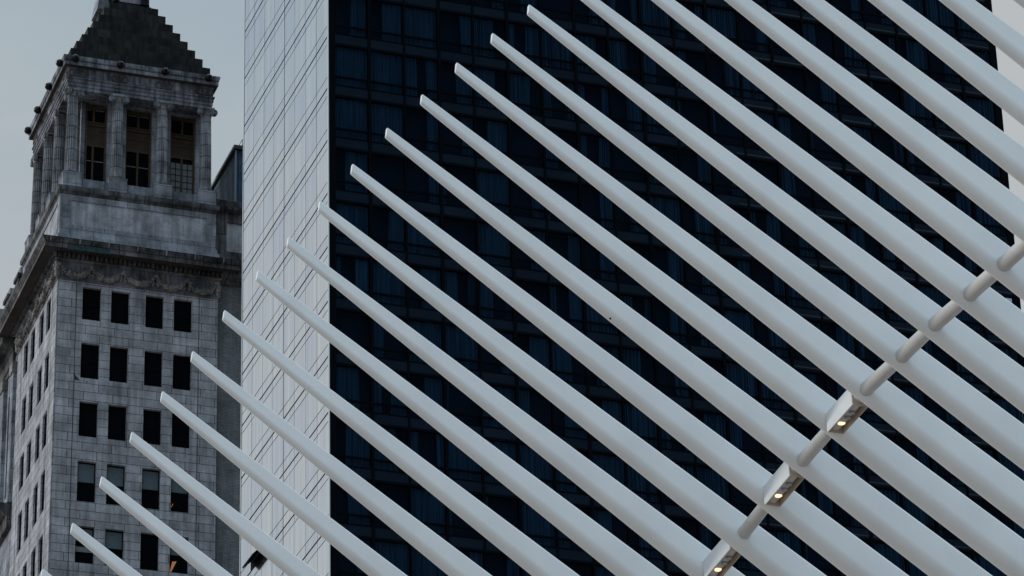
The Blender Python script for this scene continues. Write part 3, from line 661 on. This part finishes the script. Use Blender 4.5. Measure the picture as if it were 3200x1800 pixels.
RW = [[0.13, 0.229, 0.32, 0.404, 0.48, 0.573], [0.133, 0.235, 0.329, 0.416, 0.494, 0.589], [0.137, 0.242, 0.339, 0.427, 0.508, 0.605], [0.141, 0.248, 0.347, 0.438, 0.521, 0.621], [0.144, 0.254, 0.356, 0.449, 0.534, 0.636], [0.148, 0.26, 0.365, 0.46, 0.546, 0.651], [0.151, 0.266, 0.373, 0.47, 0.559, 0.666], [0.154, 0.272, 0.381, 0.481, 0.571, 0.681], [0.158, 0.278, 0.389, 0.491, 0.583, 0.695], [0.161, 0.284, 0.397, 0.501, 0.595, 0.708], [0.164, 0.289, 0.404, 0.51, 0.606, 0.722], [0.167, 0.294, 0.412, 0.519, 0.617, 0.735], [0.17, 0.299, 0.419, 0.528, 0.627, 0.747], [0.173, 0.304, 0.426, 0.537, 0.638, 0.759], [0.175, 0.309, 0.432, 0.545, 0.648, 0.771], [0.178, 0.314, 0.439, 0.554, 0.658, 0.783], [0.181, 0.319, 0.446, 0.562, 0.667, 0.794], [0.183, 0.323, 0.452, 0.569, 0.676, 0.805], [0.186, 0.327, 0.458, 0.577, 0.685, 0.815], [0.188, 0.332, 0.464, 0.584, 0.694, 0.826], [0.19, 0.336, 0.469, 0.591, 0.702, 0.835], [0.193, 0.339, 0.475, 0.598, 0.71, 0.845], [0.195, 0.343, 0.48, 0.605, 0.718, 0.854]]
for i_ in range(8): RW[i_] = [w_ * (1.095 if i_ < 6 else 1.06 if i_ == 6 else 1.02) for w_ in RW[i_]]
RT = [0, .165, .3305, .4965, .6635, 1]
NV = Vector((.41309297, -.90877032, .05908211)).normalized()      # along the canopy's spine, the way the ribs face
KT = .42                                                          # rib thickness over its depth
can = thing('ribbed_canopy', 'white steel canopy of parallel tapering ribs reaching up across the towers', 'canopy', (16, 47, 0))
def section():
    p = [(.0, -.045), (.07, 0), (.2, 0), (.4, 0), (.68, 0)]
    for i in range(1, 13):
        t = i / 12 * math.pi / 2; p.append((.68 + .32 * math.sin(t), -.29 * (1 - math.cos(t))))
    p += [(1.0, -.33), (.985, -.37), (.94, -.405), (.86, -KT), (.5, -KT), (.1, -KT), (.04, -KT + .012), (.0, -KT + .05)]
    return p
SEC = section()
for i, r_ in enumerate(RIB):
    T = Vector(r_[:3]); E = Vector(r_[3:]); A = (E - T); Ln = A.length; A.normalize()
    Mv = A.cross(NV).normalized()
    if Mv.z > 0: Mv = -Mv
    rings = []
    ts = [0, .0012, .04, .08, .165, .25, .33, .42, .4965, .58, .6635, .8, 1, 1.25]
    for t in ts:
        k = max(j for j in range(5) if RT[j] <= t or j == 0); k = min(k, 4)
        wv_ = RW[i][k] + (RW[i][k + 1] - RW[i][k]) * min((t - RT[k]) / (RT[k + 1] - RT[k]), 1.15)
        if t == 0: sc = .93
        else: sc = 1
        base = T + A * Ln * t
        ctr = Mv * .5 * wv_ - NV * KT * .5 * wv_
        sk = .42 * max(0, 1 - t / .06)
        rings.append([base + ctr + A * (sk * a * wv_) + (Mv * (a - .5) + NV * (b_ + KT * .5)) * wv_ * sc for a, b_ in SEC])
    mb = MB(); mb.rings(rings, M['white'], smooth=True)
    ns = len(SEC)
    for q_ in range(len(mb.f)):
        if q_ >= (len(ts) - 1) * ns or q_ % ns in (0, 1, 2, 3, ns - 1, ns - 2, ns - 3, ns - 4): mb.sm[q_] = False
    o = mb.build('rib', can); o.location = -can.location
    if i == len(RIB) - 1: pass
LAND = [[7.063, 47.443, 25.625, 5], [6.716, 48.727, 25.794, 6], [6.328, 49.99, 25.932, 7], [5.943, 51.252, 26.021, 8], [5.497, 52.482, 26.058, 9], [5.065, 53.713, 26.012, 10], [4.645, 54.95, 25.968, 11], [4.174, 56.157, 25.828, 12], [3.77, 57.398, 25.734, 13], [3.244, 58.576, 25.527, 14]]
UP = (Vector((0, 0, 1)) - NV * NV.z).normalized(); SD = UP.cross(NV).normalized()
if SD.x > 0: SD = -SD              # SD looks out to the left of the spine
lab = {10: 'square white lamp housing nearest the right edge, set between canopy ribs', 12: 'middle white lamp housing between canopy ribs, its lamp lit warm', 14: 'lowest white lamp housing between canopy ribs, cut by the bottom edge'}
NV0 = NV
for li, (x, y, z, ri) in enumerate(LAND):
    p = Vector((x, y, z))
    q0, q1 = (LAND[li - 1], LAND[li]) if li else (LAND[0], LAND[1])
    NV = (Vector(q0[:3]) - Vector(q1[:3])).normalized()
    UP = (Vector((0, 0, 1)) - NV * NV.z).normalized(); SD = UP.cross(NV).normalized()
    if SD.x > 0: SD = -SD
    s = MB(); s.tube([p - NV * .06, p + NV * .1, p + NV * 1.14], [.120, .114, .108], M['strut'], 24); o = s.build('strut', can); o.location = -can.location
    if ri not in lab: continue
    lt = thing('floodlight', lab[ri], 'light fixture', tuple(p), 0, 'floodlight housings along the canopy struts')
    h = MB(); hl, hw, hh, tk = 1.0, .14, .165, .008
    c = NV * (hl / 2 + .005)
    h.obox(c + UP * hh, NV * hl / 2, SD * hw, UP * tk, M['box'])
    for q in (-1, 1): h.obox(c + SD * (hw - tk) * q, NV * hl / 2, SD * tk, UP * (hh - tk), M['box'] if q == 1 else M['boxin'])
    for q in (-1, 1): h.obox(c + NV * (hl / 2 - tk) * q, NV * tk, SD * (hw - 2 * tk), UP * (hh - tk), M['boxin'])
    h.build('housing', lt)
    b = MB()
    for d in (.50, .68): b.obox(NV * d - UP * .06, NV * .05, SD * .06, UP * .03, M['bracket']); b.disc(NV * d - UP * .09, -UP, .05, .05, M['bracket'], 14)
    b.obox(NV * .55 - UP * .035, NV * .24, SD * .02, UP * .012, M['dark']); b.build('bracket', lt)
    d_ = MB(); d_.disc(NV * .26 - UP * .03, -UP, .068, .07, M['bracket'], 20); d_.disc(NV * .26 - UP * .101, -UP, .06, .012, M['lens'], 20); d_.build('lamp', lt)
